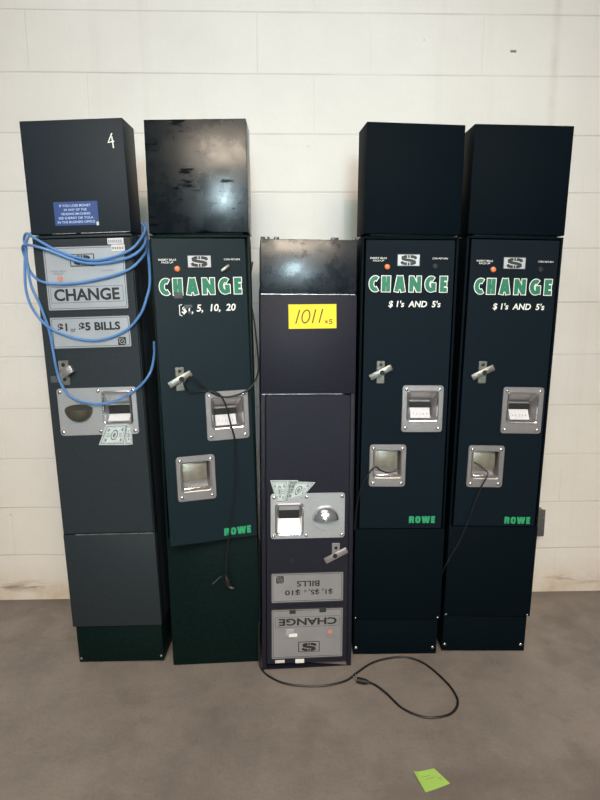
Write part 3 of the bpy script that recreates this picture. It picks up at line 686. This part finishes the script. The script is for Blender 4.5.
# vertical drips / dust runs
mp = N.new('ShaderNodeMapping'); mp.inputs['Scale'].default_value = (7, 1, .35); L.new(geo.outputs['Position'], mp.inputs['Vector'])
dr_ = mapr(noise(1.6, 4, mp.outputs['Vector']), .60, .76, 0, .18)
base = mixc(dr_, base, (.48, .45, .40))
dripx = mapr(mth('ABSOLUTE', mth('SUBTRACT', X, .993)), .004, .022, 1, 0)
base = mixc(mth('MULTIPLY', mth('MULTIPLY', dripx, mapr(Z, 1.35, 2.1, 0, .35)), mapr(noise(9, 3), .35, .6, .2, 1)), base, (.42, .39, .34))
# specks and pits
v = N.new('ShaderNodeTexVoronoi'); v.inputs['Scale'].default_value = 9; L.new(geo.outputs['Position'], v.inputs['Vector'])
spk = mth('MULTIPLY', mapr(v.outputs['Distance'], .02, .05, 1, 0), mapr(noise(2.5, 2), .52, .6, 0, .55))
base = mixc(spk, base, (.16, .14, .12))
# grime near the floor
gr = mth('MULTIPLY', mapr(Z, .03, .16, 1, 0), mapr(noise(5, 6, rough=.7), .35, .62, .15, .75))
base = mixc(gr, base, (.50, .40, .28))
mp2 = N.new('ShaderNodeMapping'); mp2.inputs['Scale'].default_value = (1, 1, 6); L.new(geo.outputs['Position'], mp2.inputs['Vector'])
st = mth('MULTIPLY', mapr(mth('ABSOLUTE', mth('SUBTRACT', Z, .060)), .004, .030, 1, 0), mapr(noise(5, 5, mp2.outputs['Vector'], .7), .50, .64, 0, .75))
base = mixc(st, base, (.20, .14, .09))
# pale-green rectangles in the wall colour
def rect(x0, x1, z0, z1):
    a = mth('MULTIPLY', mth('GREATER_THAN', X, x0), mth('LESS_THAN', X, x1)); c_ = mth('MULTIPLY', mth('GREATER_THAN', Z, z0), mth('LESS_THAN', Z, z1)); return mth('MULTIPLY', a, c_)
base = mixc(mth('MULTIPLY', mth('MAXIMUM', rect(.232, .40, 1.36, 1.592), rect(-.66, -.50, 1.36, 1.60)), .6), base, (.52, .64, .60))
mk_ = rect(.828, .850, 2.105, 2.113); base = mixc(mth('MULTIPLY', mk_, .85), base, (.08, .07, .07))
L.new(base, b.inputs['Base Color'])
bp = N.new('ShaderNodeBump'); bp.inputs['Strength'].default_value = .5; bp.inputs['Distance'].default_value = .003
L.new(mth('SUBTRACT', mth('MULTIPLY', fine, .25), mth('MULTIPLY', line, 1.0)), bp.inputs['Height']); L.new(bp.outputs['Normal'], b.inputs['Normal'])

t = MB(); t.box(-5, 5, 0, .2, 0, 4.2, wm, 0); tag(t.build('wall_back'), kind='structure')

fm, N, L = node_mat('stained_concrete_floor')
b = N['Principled BSDF']; b.inputs['Specular IOR Level'].default_value = .35
geo = N.new('ShaderNodeNewGeometry')
n1 = mapr(noise(1.5, 8, rough=.62), .36, .64, 0, 1); n2 = mapr(noise(5.5, 8, rough=.7), .4, .62, 0, 1); n3 = mapr(noise(120, 4, rough=.7), .3, .7, 0, 1)
base = mixc(n1, (.186, .168, .158), (.278, .252, .235))
base = mixc(mth('MULTIPLY', n2, .5), base, (.31, .275, .25))
base = mixc(mth('MULTIPLY', mapr(noise(2.6, 5, rough=.6), .52, .66, 0, 1), .5), base, (.125, .104, .094))
base = mixc(mth('MULTIPLY', mapr(noise(4.3, 7, rough=.65), .54, .68, 0, 1), .35), base, (.33, .275, .25))
base = mixc(mth('MULTIPLY', mapr(noise(7.7, 7, rough=.7), .58, .70, 0, 1), .35), base, (.12, .10, .095))
base = mixc(mth('MULTIPLY', n3, .25), base, (.11, .09, .08))
v = N.new('ShaderNodeTexVoronoi'); v.inputs['Scale'].default_value = 12; L.new(geo.outputs['Position'], v.inputs['Vector'])
base = mixc(mth('MULTIPLY', mapr(v.outputs['Distance'], .03, .07, 1, 0), mapr(noise(3, 2), .52, .62, 0, .6)), base, (.42, .39, .36))
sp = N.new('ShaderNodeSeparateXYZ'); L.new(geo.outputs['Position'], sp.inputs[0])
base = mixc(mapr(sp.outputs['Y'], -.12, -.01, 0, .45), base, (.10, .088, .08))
L.new(base, b.inputs['Base Color']); L.new(mapr(n2, 0, 1, .62, .45), b.inputs['Roughness'])
bp = N.new('ShaderNodeBump'); bp.inputs['Strength'].default_value = .25; bp.inputs['Distance'].default_value = .003
L.new(n3, bp.inputs['Height']); L.new(bp.outputs['Normal'], b.inputs['Normal'])
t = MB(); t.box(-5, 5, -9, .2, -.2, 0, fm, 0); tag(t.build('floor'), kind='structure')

# outlet box on the wall right of the last machine
t = MB(); t.box(1.000, 1.058, -.042, .0, .272, .378, BOXG, .003); ob = t.build('outlet_box')
tag(ob, 'small grey metal electrical box low on the wall right of the last machine', 'electrical box')
t = MB(); t.box(.996, 1.061, -.046, -.041, .268, .382, mat('outlet_cover_grey', (.12, .12, .125), .45, .4, noise=.1), .0015); t.build('cover_plate', ob)
t = MB()
for z in (.300, .350): t.cyl((1.054, -.046, z), (1.054, -.0475, z), .003, CHROME, 10)
t.build('screw', ob)

# ------------------------------------------------------------------ lights
def area(name, loc, target, sx, sy, power, col):
    l = bpy.data.lights.new(name, 'AREA'); l.shape = 'RECTANGLE'; l.size = sx; l.size_y = sy; l.energy = power; l.color = col
    o = bpy.data.objects.new(name, l); COL.objects.link(o); o.location = loc
    o.rotation_euler = (Vector(target)-Vector(loc)).to_track_quat('-Z', 'Y').to_euler(); return o
area('overhead_light', (-.3, -2.2, 4.4), (0, -1.2, 0), 3.2, 2.0, 30, (1, .95, .90))
low_wall_fill = area('overhead_light', (.2, -5.0, 3.7), (0, -.1, .15), 3.6, 1.2, 60, (1, .84, .66)); low_wall_fill.data.spread = rad(70)  # unseen warm light, added to warm and brighten the lower wall
area('loading_door_daylight', (.25, -8.6, 2.15), (0, 0, 1.6), 1.3, 1.7, 9.6, (.70, .92, 1.0)).data.spread = rad(26)
w = bpy.data.worlds.new('world'); SC.world = w; w.use_nodes = True
w.node_tree.nodes['Background'].inputs[0].default_value = (.90, .95, 1.0, 1); w.node_tree.nodes['Background'].inputs[1].default_value = .19

SC.view_settings.view_transform = 'Standard'; SC.view_settings.look = 'None'; SC.view_settings.gamma = 1
SC.view_settings.exposure = -.09; SC.view_settings.use_curve_mapping = False
